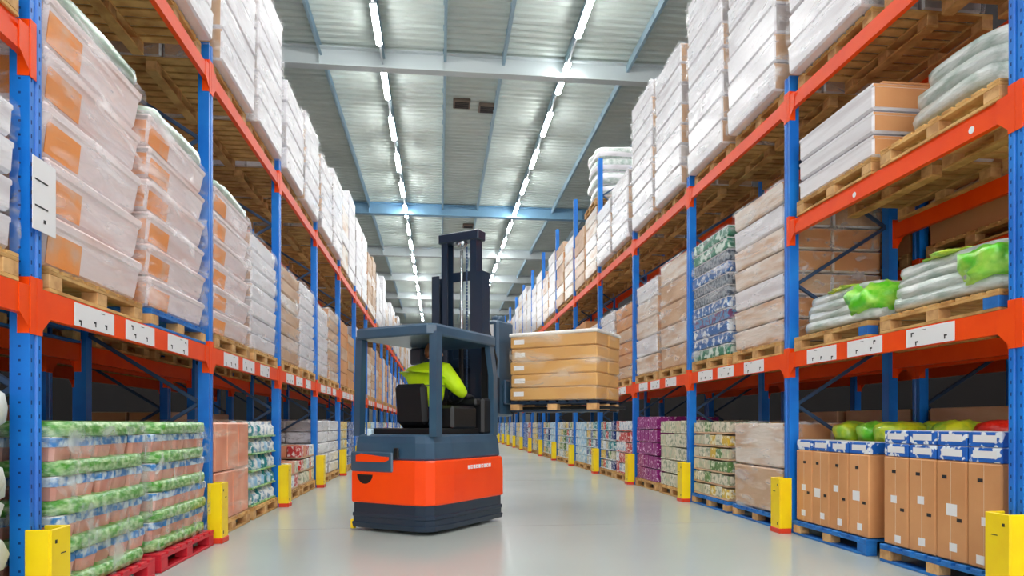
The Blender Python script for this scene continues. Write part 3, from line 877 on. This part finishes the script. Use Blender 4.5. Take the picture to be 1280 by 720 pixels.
# right, second bay floor: tall brown cartons on blue pallets with displays and bags on top
def label_mesh(w, h, m): 
    mb = MB(); mb.box((0, 0, 0), (.0016, w, h)); return mb.mesh('label', [m])
LB = label_mesh(.07, .06, M_plate); LBW = label_mesh(.10, .085, M_plate); LK = label_mesh(.045, .025, M_ink)
tallc = MB(); tallc.box((0, 0, .36), (.56, .29, .715), .01, 0); tallc.box((-.2805, 0, .36), (.001, .002, .7), 0, 1); tallc.box((0, 0, .7185), (.5, .05, .001), 0, 1)
tallc = tallc.mesh('carton_body', [M_brown, M_tape])
disp = MB()
disp.box((0, 0, .05), (.27, .285, .1), .006, 0); disp.box((-.136, 0, .055), (.0015, .2, .05), 0, 1); disp.box((0, 0, .102), (.25, .26, .004), 0, 1)
disp = disp.mesh('display_box', [M_blue2, M_plate])
for p_, (yp, plab, pos) in enumerate(((yc(1, 1) + .02, 'blue pallet under tall cartons, beside the yellow guard', 'pallet next to the smaller blue post'), (yc(1, 0) + .0, 'blue pallet under tall cartons, nearer the big blue post', 'pallet next to the big blue post'))):
    pallet(X('R', .6), yp, .001, plab, True, M_pblue, M_woodend, bluemid=True)
    for i in range(2):
        for j in range(4):
            t = thing('tall_carton', 'tall brown carton, %s in the %s row, %s' % (ORD[j], ('front', 'rear')[i], pos), 'carton', (X('R', .31 + i * .575), yp + (j - 1.5) * .298, .1475), 0, 'tall brown cartons')
            put('carton_body', tallc, t)
            if i == 0:
                ra = random.Random(j + p_ * 9)
                put('label', LBW if ra.random() > .5 else LB, t, (-.2815, ra.uniform(-.06, .06), .36 + ra.uniform(-.05, .05)))
                put('label', LB, t, (-.2815, ra.uniform(-.04, .04), .08 + ra.uniform(-.02, .03)))
                q = put('printed_mark', LK, t, (-.2815, ra.uniform(-.02, .08), .60)); q['label'] = 'small black print'
                q = put('printed_mark', LK, t, (-.2815, -.08, .30)); q['label'] = 'small black print'
    for lv in range(1 if p_ == 0 else 2):
        for j in range(4):
            t = thing('display_box', 'blue white product box, %s in the %s tier, %s' % (ORD[j], ('bottom', 'upper')[lv], pos), 'product box', (X('R', .17), yp + (j - 1.5) * .298, .869 + lv * .106), 0, 'blue white product boxes')
            put('box_body', disp, t)
    bags = [(M_yg, .45, -.33), (M_lime, .48, .02), (M_yg, .45, .36), (M_yg, .9, -.3), (M_lime, .9, .2)] if p_ == 0 else [(M_yg, .52, .42), (M_redbag, .54, .05), (M_yg, .52, -.33), (M_blue2, .98, -.1), (M_yg, .92, .3)]
    for q_, (m_, tt, dy) in enumerate(bags):
        mb = MB(); mb.blob((0, 0, .13), (.40, .31, .24), .72, q_ + 60 + p_ * 7, .12, fn=9)
        cname = {M_yg.name: 'yellow green', M_lime.name: 'lime green', M_redbag.name: 'bright red', M_blue2.name: 'blue'}[m_.name]
        tag(put('product_bag', mb.mesh('product_bag', [m_]), None, (X('R', tt + .07), yp + dy, .905)), '%s bag, %s bag on the cartons, %s' % (cname, ORD[q_], pos), 'bag', 'coloured bags on the cartons')

# ---- row behind (back to back): brown cartons seen through the bays
for side in 'LR':
    for b in range(5):
        for i in (0, 1):
            y = yc(b, i)
            pallet(X(side, 2.05), y, L1 + .001, lab('pallet of the row behind', side, b, i, 'lower'), False)
            wrapped_load(side, y, 1.48, L1 + .147, 3 if L2 else 6, .62, 'brown', lab('brown cartons of the row behind', side, b, i, 'lower'), False, b + i)
            if side == 'R' or b in (1, 2):
                pallet(X(side, 2.05), y, L2 - .4 + .001, lab('pallet of the row behind', side, b, i, 'middle'), False)
                wrapped_load(side, y, 1.48, L2 - .4 + .147, 5, 1.2, 'brown', lab('brown cartons of the row behind', side, b, i, 'middle'), False, b + i + 2)
            pallet(X(side, 2.05), y, .001, lab('pallet of the row behind', side, b, i, 'floor'), False)
            if side == 'L' and b in (1, 3) or side == 'R' and b in (1, 2):
                wrapped_load(side, y, 1.48, .147, 3, 1.15, 'pale' if side == 'R' else 'brown', lab('large brown boxes of the row behind', side, b, i, 'floor'), False, b)
            else:
                pack_load(side, y, 1.48, .147, 4, 1.0, [PACKS[5], PACKS[0], PACKS[2], PACKS[6]], lab('mixed packs of the row behind', side, b, i, 'floor'), b + i, n=4)

# ------------------------------------------------------------------ order picker truck
TR_O = Vector((-.13, 7.70, 0)); TR_A = R(-35.0)     # local +x towards the load side, local +y forwards
M_tor = mat('truck_orange', (252, 72, 0), .35, coat=.2, color2=(246, 66, 0), nscale=2)
M_tblue = mat('truck_slate', (54, 84, 108), .35, coat=.3, color2=(48, 76, 100), nscale=3)
M_tdark = mat('truck_navy', (24, 42, 62), .35, coat=.3)
M_blk = mat('truck_black', (16, 18, 22), .45)
M_chrome = mat('truck_rod', (200, 208, 214), .2, metal=.9)
truck = thing('turret_truck', 'orange and slate blue forklift with roofed cab and tall dark mast', 'forklift', TR_O, TR_A)
base = [(-.55, -.60), (-.47, -.715), (.36, -.715), (.47, -.685), (.53, -.60), (.56, -.30), (.575, .70), (.50, .76), (-.50, .76), (-.55, .70)]
def rings(spec_):
    return [[(x * s + ox, y * s2 + oy, z) for x, y in base] for z, s, s2, ox, oy in spec_]
mb = MB()
mb.loft(rings([(.04, .985, .985, 0, 0), (.09, 1.0, 1.0, 0, 0), (.10, .975, .98, 0, 0), (.15, .975, .98, 0, 0), (.16, .99, .99, 0, 0), (.19, .99, .99, 0, 0), (.20, .965, .975, 0, 0), (.30, .965, .975, 0, 0)]))
put('chassis_skirt', mb.mesh('chassis_skirt', [M_tdark]), truck)
mb = MB(); mb.loft(rings([(.301, .985, .985, 0, 0), (.315, 1, 1, 0, 0), (.60, 1, 1, 0, 0), (.74, .985, .985, 0, 0), (.756, .96, .97, 0, 0)]))
put('body_panel', mb.mesh('body_panel', [M_tor]), truck)
mb = MB(); mb.loft(rings([(.757, .93, .94, 0, 0), (.775, .95, .955, 0, 0), (.93, .93, .94, 0, 0), (1.0, .90, .92, 0, 0), (1.02, .86, .89, 0, 0)]))
put('upper_body', mb.mesh('upper_body', [M_tblue]), truck)
# black line between, rear emblem recess, handle hole, side lettering
mb = MB(); mb.box((-.2, -.712, .735), (.56, .03, .21), .02); put('rear_recess', mb.mesh('rear_recess', [M_tblue]), truck)
mb = MB(); mb.prism([(-.40, .735), (-.02, .735), (.04, .76), (.04, .79), (-.06, .795), (-.33, .82), (-.40, .80)], -.733, -.728, 'Y')
put('rear_emblem', mb.mesh('rear_emblem', [M_tor]), truck)
mb = MB(); mb.prism([(-.29 + .105 * math.cos(a), .60 + .1 * math.sin(a)) for a in [R(180 + 18 * i) for i in range(11)]], -.7175, -.70, 'Y')
put('tow_pocket', mb.mesh('tow_pocket', [M_blk]), truck)
mb = MB(); mb.box((.13, -.72, .83), (.06, .02, .11), .006); put('rear_latch', mb.mesh('rear_latch', [M_blk]), truck)
mb = MB()
for i in range(9):
    s = .048
    mb.box((.5705, -.03 + i * .055, .665 + .0), (.006, .036, .04), 0)
    if i % 2: mb.box((.5712, -.03 + i * .055, .665), (.0065, .012, .018), 0, 1)
put('side_lettering', mb.mesh('side_lettering', [M_plate, M_tor]), truck)
mb = MB(); mb.box((-.5, -.66, .06), (.05, .05, .1), .01); put('corner_bumper', mb.mesh('corner_bumper', [M_yellow]), truck)
for x in (-.3, .3):
    for y in (-.45, .5):
        mb = MB(); mb.tube([(x - .06, y, .085), (x + .06, y, .085)], .085, 16); put('wheel', mb.mesh('wheel', [M_blk]), truck)
# cab pillars and roof
def bar(pts, w, d, m=0, mb=None):
    mb = mb or MB()
    rs = []
    for p in pts:
        x, y, z = p
        rs.append([(x - w / 2, y - d / 2, z), (x + w / 2, y - d / 2, z), (x + w / 2, y + d / 2, z), (x - w / 2, y + d / 2, z)])
    mb.loft(rs, m)
    return mb
for pts, w, d in (([(-.49, -.58, 1.0), (-.465, -.57, 2.07)], .085, .085), ([(.50, -.55, 1.0), (.50, -.55, 2.07)], .09, .10),
                  ([(.49, .62, 1.0), (.485, .62, 1.7), (.44, .60, 2.07)], .07, .09), ([(-.47, .60, 1.0), (-.46, .60, 2.07)], .07, .08)):
    put('pillar', bar(pts, w, d).mesh('pillar', [M_tblue]), truck)
mb = MB()
rp = [(-.50, -.60), (-.46, -.65), (.46, -.65), (.53, -.58), (.53, .60), (.46, .70), (-.44, .70), (-.50, .62)]
mb.loft([[(x * s, y * s, z) for x, y in rp] for z, s in ((2.035, .97), (2.05, 1), (2.13, 1), (2.155, .96))])
put('roof', mb.mesh('roof', [M_tblue]), truck)
mb = MB(); mb.box((-.36, .4, 1.93), (.18, .3, .2), .02); put('roof_console', mb.mesh('roof_console', [M_tdark]), truck)
mb = MB(); mb.box((-.3, -.63, 1.03), (.05, .04, .1), .01); put('rear_lamp', mb.mesh('rear_lamp', [mat('lamp_lens', (200, 226, 240), .2)]), truck)
# front of the cab: black dash enlarged to darken the cab inside, screen bars
mb = MB(); mb.box((.12, .56, 1.22), (.72, .3, .42), .03); mb.box((.24, .38, 1.38), (.42, .16, .08), .02); put('dashboard', mb.mesh('dashboard', [M_blk]), truck)
mb = MB(); mb.box((.0, .05, 1.05), (.84, .96, .07), .01); mb.box((.34, .1, 1.2), (.2, .5, .26), .03); put('cab_dark_fill', mb.mesh('cab_dark_fill', [M_blk]), truck)  # black slab and console block added to darken the cab inside
mb = MB(); mb.box((.02, .66, 1.55), (.05, .04, 1.0), .006); mb.box((.36, .66, 1.55), (.1, .05, 1.0), .01); mb.box((-.3, .66, 1.5), (.03, .03, .95), .005); put('front_guard', mb.mesh('front_guard', [M_blk]), truck)
mb = MB(); pts = [(.18 + .11 * math.cos(a), .33 + .05 * math.sin(a), 1.47 + .10 * math.sin(a)) for a in [2 * math.pi * i / 20 for i in range(21)]]
mb.tube(pts, .012, 6); mb.tube([(.18, .33, 1.47), (.2, .42, 1.38)], .015, 6); put('steering_wheel', mb.mesh('steering_wheel', [M_blk]), truck)
# seat
mb = MB(); mb.box((.0, .0, 1.14), (.46, .46, .12), .04); mb.box((.0, 0, 1.05), (.3, .3, .09), .01); put('seat', mb.mesh('seat', [M_blk]), truck)
mb = MB(); mb.box((.05, -.35, 1.34), (.40, .11, .44), .04, 0, Matrix.Rotation(R(6), 4, 'X')); put('backrest', mb.mesh('backrest', [M_blk]), truck)
# mast
MX, MY = -.17, .93
def channel(cx, cy, w, d, z0, z1, sgn):
    mb = MB(); tk = .016
    mb.box((cx, cy, (z0 + z1) / 2), (tk, d, z1 - z0))
    for s in (-1, 1): mb.box((cx - sgn * w / 2, cy + s * (d / 2 - tk / 2), (z0 + z1) / 2), (w, tk, z1 - z0))
    return mb
for s in (-1, 1):
    put('outer_mast_rail', channel(MX + s * .37, MY, .10, .17, .06, 3.0, s).mesh('outer_mast_rail', [M_tdark]), truck)
    put('inner_mast_rail', channel(MX + s * .25, MY + .03, .08, .14, .3, 3.46, s).mesh('inner_mast_rail', [M_tdark]), truck)
    mb = MB(); mb.tube([(MX + s * .305, MY - .05, .2), (MX + s * .305, MY - .05, 2.9)], .028, 10); put('lift_cylinder', mb.mesh('lift_cylinder', [M_blk]), truck)
mb = MB(); mb.box((MX, MY + .03, 3.47), (.60, .18, .12), .012); put('mast_crosshead', mb.mesh('mast_crosshead', [M_tdark]), truck)
mb = MB(); mb.box((0, 0, 0), (.5, .03, .12), .005); cm = mb.mesh('cross_member', [M_tdark])
for z in (3.0, 1.9, .9): put('cross_member', cm, truck, (MX, MY + .1, z))
mb = MB(); mb.tube([(MX + .02, MY, .4), (MX + .02, MY, 3.3)], .02, 10); put('chrome_rod', mb.mesh('chrome_rod', [M_chrome]), truck)
mb = MB(); mb.tube([(MX + .02, MY - .04, 3.4), (MX + .02, MY + .04, 3.4)], .06, 16); put('chain_pulley', mb.mesh('chain_pulley', [M_chrome]), truck)
mb = MB()
z = 1.0
while z < 3.36:
    mb.box((MX + .11, MY - .02, z), (.022, .014, .034), .003); z += .04
put('lift_chain', mb.mesh('lift_chain', [M_bluedark]), truck)
# carriage, turret head and forks
mb = MB(); mb.box((MX + .05, 1.08, 1.65), (.62, .08, .9), .01); mb.box((MX + .12, 1.27, 1.5), (.34, .34, .5), .02); mb.box((MX + .12, 1.27, 2.0), (.2, .34, .2), .02)
put('carriage', mb.mesh('carriage', [M_tdark]), truck)
mb = MB(); mb.box((-.02, 1.62, 1.86), (.24, .42, 1.26), .03); mb.tube([(-.02, 1.62, 2.48), (-.02, 1.62, 2.56)], .09, 14); mb.box((.125, 1.9, 1.55), (.04, .75, .32), .01)
put('turret_head', mb.mesh('turret_head', [M_tblue]), truck)
mb = MB(); mb.box((-.02, 1.408, 2.30), (.1, .004, .26)); mb.box((-.1, 1.408, 1.98), (.05, .004, .12)); put('warning_plate', mb.mesh('warning_plate', [M_plate]), truck)
for y in (1.72, 2.13):
    mb = MB(); mb.box((.17, y, 1.48), (.045, .11, .42), .006); mb.box((.86, y, 1.335), (1.42, .11, .04), .006); put('fork', mb.mesh('fork', [M_blk]), truck)
mb = MB(); pts = [(MX + .15, 1.1, 2.5), (.0, 1.25, 2.3), (.05, 1.38, 1.9), (-.02, 1.4, 1.5)]
mb.tube(pts, .02, 8); mb.tube([(p[0] + .05, p[1], p[2] + .05) for p in pts], .015, 8); put('hose', mb.mesh('hose', [M_blk]), truck)

# raised pallet and its load
def tworld(x, y, z):
    c, s = math.cos(TR_A), math.sin(TR_A)
    return (TR_O.x + c * x - s * y, TR_O.y + s * x + c * y, z)
ppos = tworld(.82, 1.925, 1.285)
pallet(ppos[0], ppos[1], ppos[2], 'dark slate pallet lifted on the forks above the aisle', True, M_tdark, M_woodend, TR_A + R(90), W=1.2, D=.8, group=None)
# (pallet W lies along local x after the quarter turn)
load = thing('wrapped_load', 'filmed golden brown carton stack raised on the forks', 'wrapped load', (ppos[0], ppos[1], ppos[2] + .146), TR_A)
M_gold = mat('cardboard_golden', (218, 166, 92), .5, color2=(206, 152, 80), nscale=2, vary=.04)
for k in range(5):
    for j in range(2):
        me = cached(('lc',), lambda: (lambda q: (q.box((0, 0, .083), (1.2, .395, .162), .014, 0), q.mesh('carton', [M_gold]))[1])(MB()))
        cartn = put('carton', me, load, (rng.uniform(-.01, .01), (j - .5) * .405, k * .168 + .001))
        if j == 0:
            mb = MB(); mb.box((0, 0, 0), (.15, .0015, .06)); put('label', cached(('ll',), lambda mb=mb: mb.mesh('label', [M_plate])), cartn, (-.47, -.199, .085))
put('stretch_film', film_mesh(.8, 1.2, .845, 5, 1, M_filmload, .006), load)
mb = MB(); mb.box((0, 0, -.012), (1.235, .835, .045), .012); q = put('top_sheet', mb.mesh('top_sheet', [mat('sheet_milky', (232, 228, 220), .25, coat=.4)]), load, (0, 0, .862))

# ------------------------------------------------------------------ driver
def skin(name, pts, edges, radii, m, parent, sub=2, root=0):
    me = bpy.data.meshes.new(name); me.from_pydata(pts, edges, [])
    me.materials.append(m)
    o = put(name, me, parent)
    md = o.modifiers.new('skin', 'SKIN'); md.use_smooth_shade = True
    sv = me.skin_vertices[0].data
    for i, r in enumerate(radii):
        sv[i].radius = (r, r) if not isinstance(r, tuple) else r
        sv[i].use_root = (i == root)
    s = o.modifiers.new('sub', 'SUBSURF'); s.levels = sub; s.render_levels = sub
    return o
SX, SY, SZ = .02, .0, 1.24
driver = thing('person', 'seated driver in a lime yellow high visibility jacket, seen from behind in the cab', 'person', tworld(SX, SY, 0), TR_A)
M_skin = mat('skin', (214, 160, 130), .5)
M_hair = mat('hair', (120, 76, 40), .7, bump=.6, bscale=60)
M_trous = mat('trousers', (30, 42, 66), .8, bump=.2)
M_vest = mat('hivis_yellow', (206, 245, 10), .55, color2=(190, 232, 8), nscale=4, bump=.3, bscale=14)
M_glove = mat('glove', (40, 42, 46), .7)
# body (torso under the jacket, hips, legs, neck) one continuous skin
P = [(0, -.02, SZ + .05), (0, -.03, SZ + .22), (0, -.01, SZ + .42), (0, .0, SZ + .56), (0, .02, SZ + .58), (0, .03, SZ + .62),
     (.10, .04, SZ + .02), (.13, .40, SZ + .03), (.13, .50, SZ - .30), (.13, .58, SZ - .36),
     (-.10, .04, SZ + .02), (-.12, .40, SZ + .03), (-.12, .50, SZ - .30), (-.12, .58, SZ - .36)]
E = [(0, 1), (1, 2), (2, 3), (3, 4), (4, 5), (0, 6), (6, 7), (7, 8), (8, 9), (0, 10), (10, 11), (11, 12), (12, 13)]
RR = [.13, .12, .13, .10, .055, .055, .09, .065, .05, .04, .09, .065, .05, .04]
skin('body', P, E, RR, M_trous, driver)
# jacket with sleeves
P = [(0, -.02, SZ + .06), (0, -.045, SZ + .25), (0, -.04, SZ + .42), (.02, -.01, SZ + .53),
     (.20, .0, SZ + .47), (.31, .10, SZ + .30), (.30, .26, SZ + .22), (-.18, .0, SZ + .47), (-.26, .08, SZ + .30), (-.15, .26, SZ + .22), (.02, .0, SZ + .56)]
E = [(0, 1), (1, 2), (2, 3), (3, 4), (4, 5), (5, 6), (3, 7), (7, 8), (8, 9), (3, 10)]
RR = [(.20, .16), (.23, .17), (.26, .18), (.20, .14), .12, .09, .06, .12, .09, .06, .075]
skin('jacket', P, E, RR, M_vest, driver)
mb = MB()
for z, r0, r1 in ((SZ + .30, .235, .19),):
    ring = []
    n = 40
    o_ = [(r0 * math.cos(2 * math.pi * i / n), -.045 + r1 * math.sin(2 * math.pi * i / n)) for i in range(n)]
    mb.loft([[(x, y, z + dz) for x, y in o_] for dz in (0, .018)], 0, True, False)
put('reflective_band', mb.mesh('reflective_band', [mat('band_grey', (96, 120, 50), .4)]), driver)
# neck, head with face
mb = MB(); nu, nv = 28, 20; rings_ = []
for j in range(nv + 1):
    ph = -math.pi / 2 + math.pi * j / nv; ring = []
    for i in range(nu):
        th = 2 * math.pi * i / nu
        x = math.cos(th) * math.cos(ph) * .077; y = math.sin(th) * math.cos(ph) * .095; z = math.sin(ph) * .118
        if z < 0: x *= 1 - .28 * (-z / .118); y *= 1 - .12 * (-z / .118)
        if y > 0:
            y += .024 * math.exp(-((x / .013) ** 2 + ((z + .015) / .022) ** 2))
            y -= .010 * math.exp(-(((abs(x) - .03) / .014) ** 2 + ((z - .012) / .012) ** 2))
            y += .006 * math.exp(-((x / .024) ** 2 + ((z + .058) / .008) ** 2))
        ring.append((x, y, z))
    rings_.append(ring)
mb.loft(rings_, 0, True)
for s in (-1, 1): mb.blob((s * .079, 0, -.005), (.018, .036, .058), .9, 1, .02, 12, 8)
for s in (-1, 1): mb.blob((s * .03, .083, .012), (.022, .012, .013), 1, 1, 0, 10, 6, 1)
head = put('head', mb.mesh('head', [M_skin, M_ink]), driver, (.04, .04, SZ + .70), (R(-10), 0, R(-35)))
mb = MB()
rings_ = []
for j in range(12):
    ph = R(-38) + (math.pi / 2 - R(-38)) * j / 11; ring = []
    for i in range(28):
        th = 2 * math.pi * i / 28
        k_ = 1.10 + .03 * noise.noise(Vector((th * 4, ph * 6, 1)))
        cz = math.sin(ph) * .118 * k_
        y = math.sin(th) * math.cos(ph) * .095 * k_
        if math.sin(th) > .35 and cz < .06: y = min(y, .03); cz = max(cz, .06)
        ring.append((math.cos(th) * math.cos(ph) * .077 * k_, y - .004, cz))
    rings_.append(ring)
mb.loft(rings_, 0, True)
put('hair', mb.mesh('hair', [M_hair]), head)
skin('neck', [(0, .01, SZ + .52), (.02, .03, SZ + .62)], [(0, 1)], [.05, .048], M_skin, driver)
# gloved hands with fingers
for s, base_ in ((1, Vector((.30, .28, SZ + .215))), (-1, Vector((-.14, .29, SZ + .215)))):
    P = [tuple(base_), tuple(base_ + Vector((0, .05, 0))), tuple(base_ + Vector((0, .09, -.005)))]; E = [(0, 1), (1, 2)]; RR = [.026, .034, .03]
    for f_, (dx, ln) in enumerate(((-.027, .06), (-.009, .072), (.009, .068), (.027, .052))):
        a = len(P)
        P += [tuple(base_ + Vector((dx, .10, -.003))), tuple(base_ + Vector((dx * 1.15, .10 + ln * .55, -.008))), tuple(base_ + Vector((dx * 1.15, .10 + ln * .8, -.035)))]
        E += [(2, a), (a, a + 1), (a + 1, a + 2)]; RR += [.0095, .009, .008]
    a = len(P)
    P += [tuple(base_ + Vector((-s * .035, .045, -.006))), tuple(base_ + Vector((-s * .055, .08, -.018)))]
    E += [(1, a), (a, a + 1)]; RR += [.011, .0095]
    skin('hand', P, E, RR, M_glove, driver, 1)
for x in (.13, -.12):
    mb = MB(); mb.blob((x, .64, SZ - .38), (.1, .26, .09), .7, 3, .01, 16, 10); put('shoe', mb.mesh('shoe', [M_blk]), driver)

# ------------------------------------------------------------------ light
w = bpy.data.worlds.new('ambient_fill'); scene.world = w; w.use_nodes = True  # even white fill light, added; enters by the open end behind the camera
bg = w.node_tree.nodes['Background']
bg.inputs['Color'].default_value = (1.0, 0.99, 0.97, 1); bg.inputs['Strength'].default_value = 1.8
scene.view_settings.view_transform = 'Standard'
scene.view_settings.look = 'None'
scene.view_settings.gamma = 1.0
scene.view_settings.use_curve_mapping = False
scene.view_settings.exposure = 1.08
scene.cycles.max_bounces = 8
scene.cycles.diffuse_bounces = 5
scene.cycles.transparent_max_bounces = 12
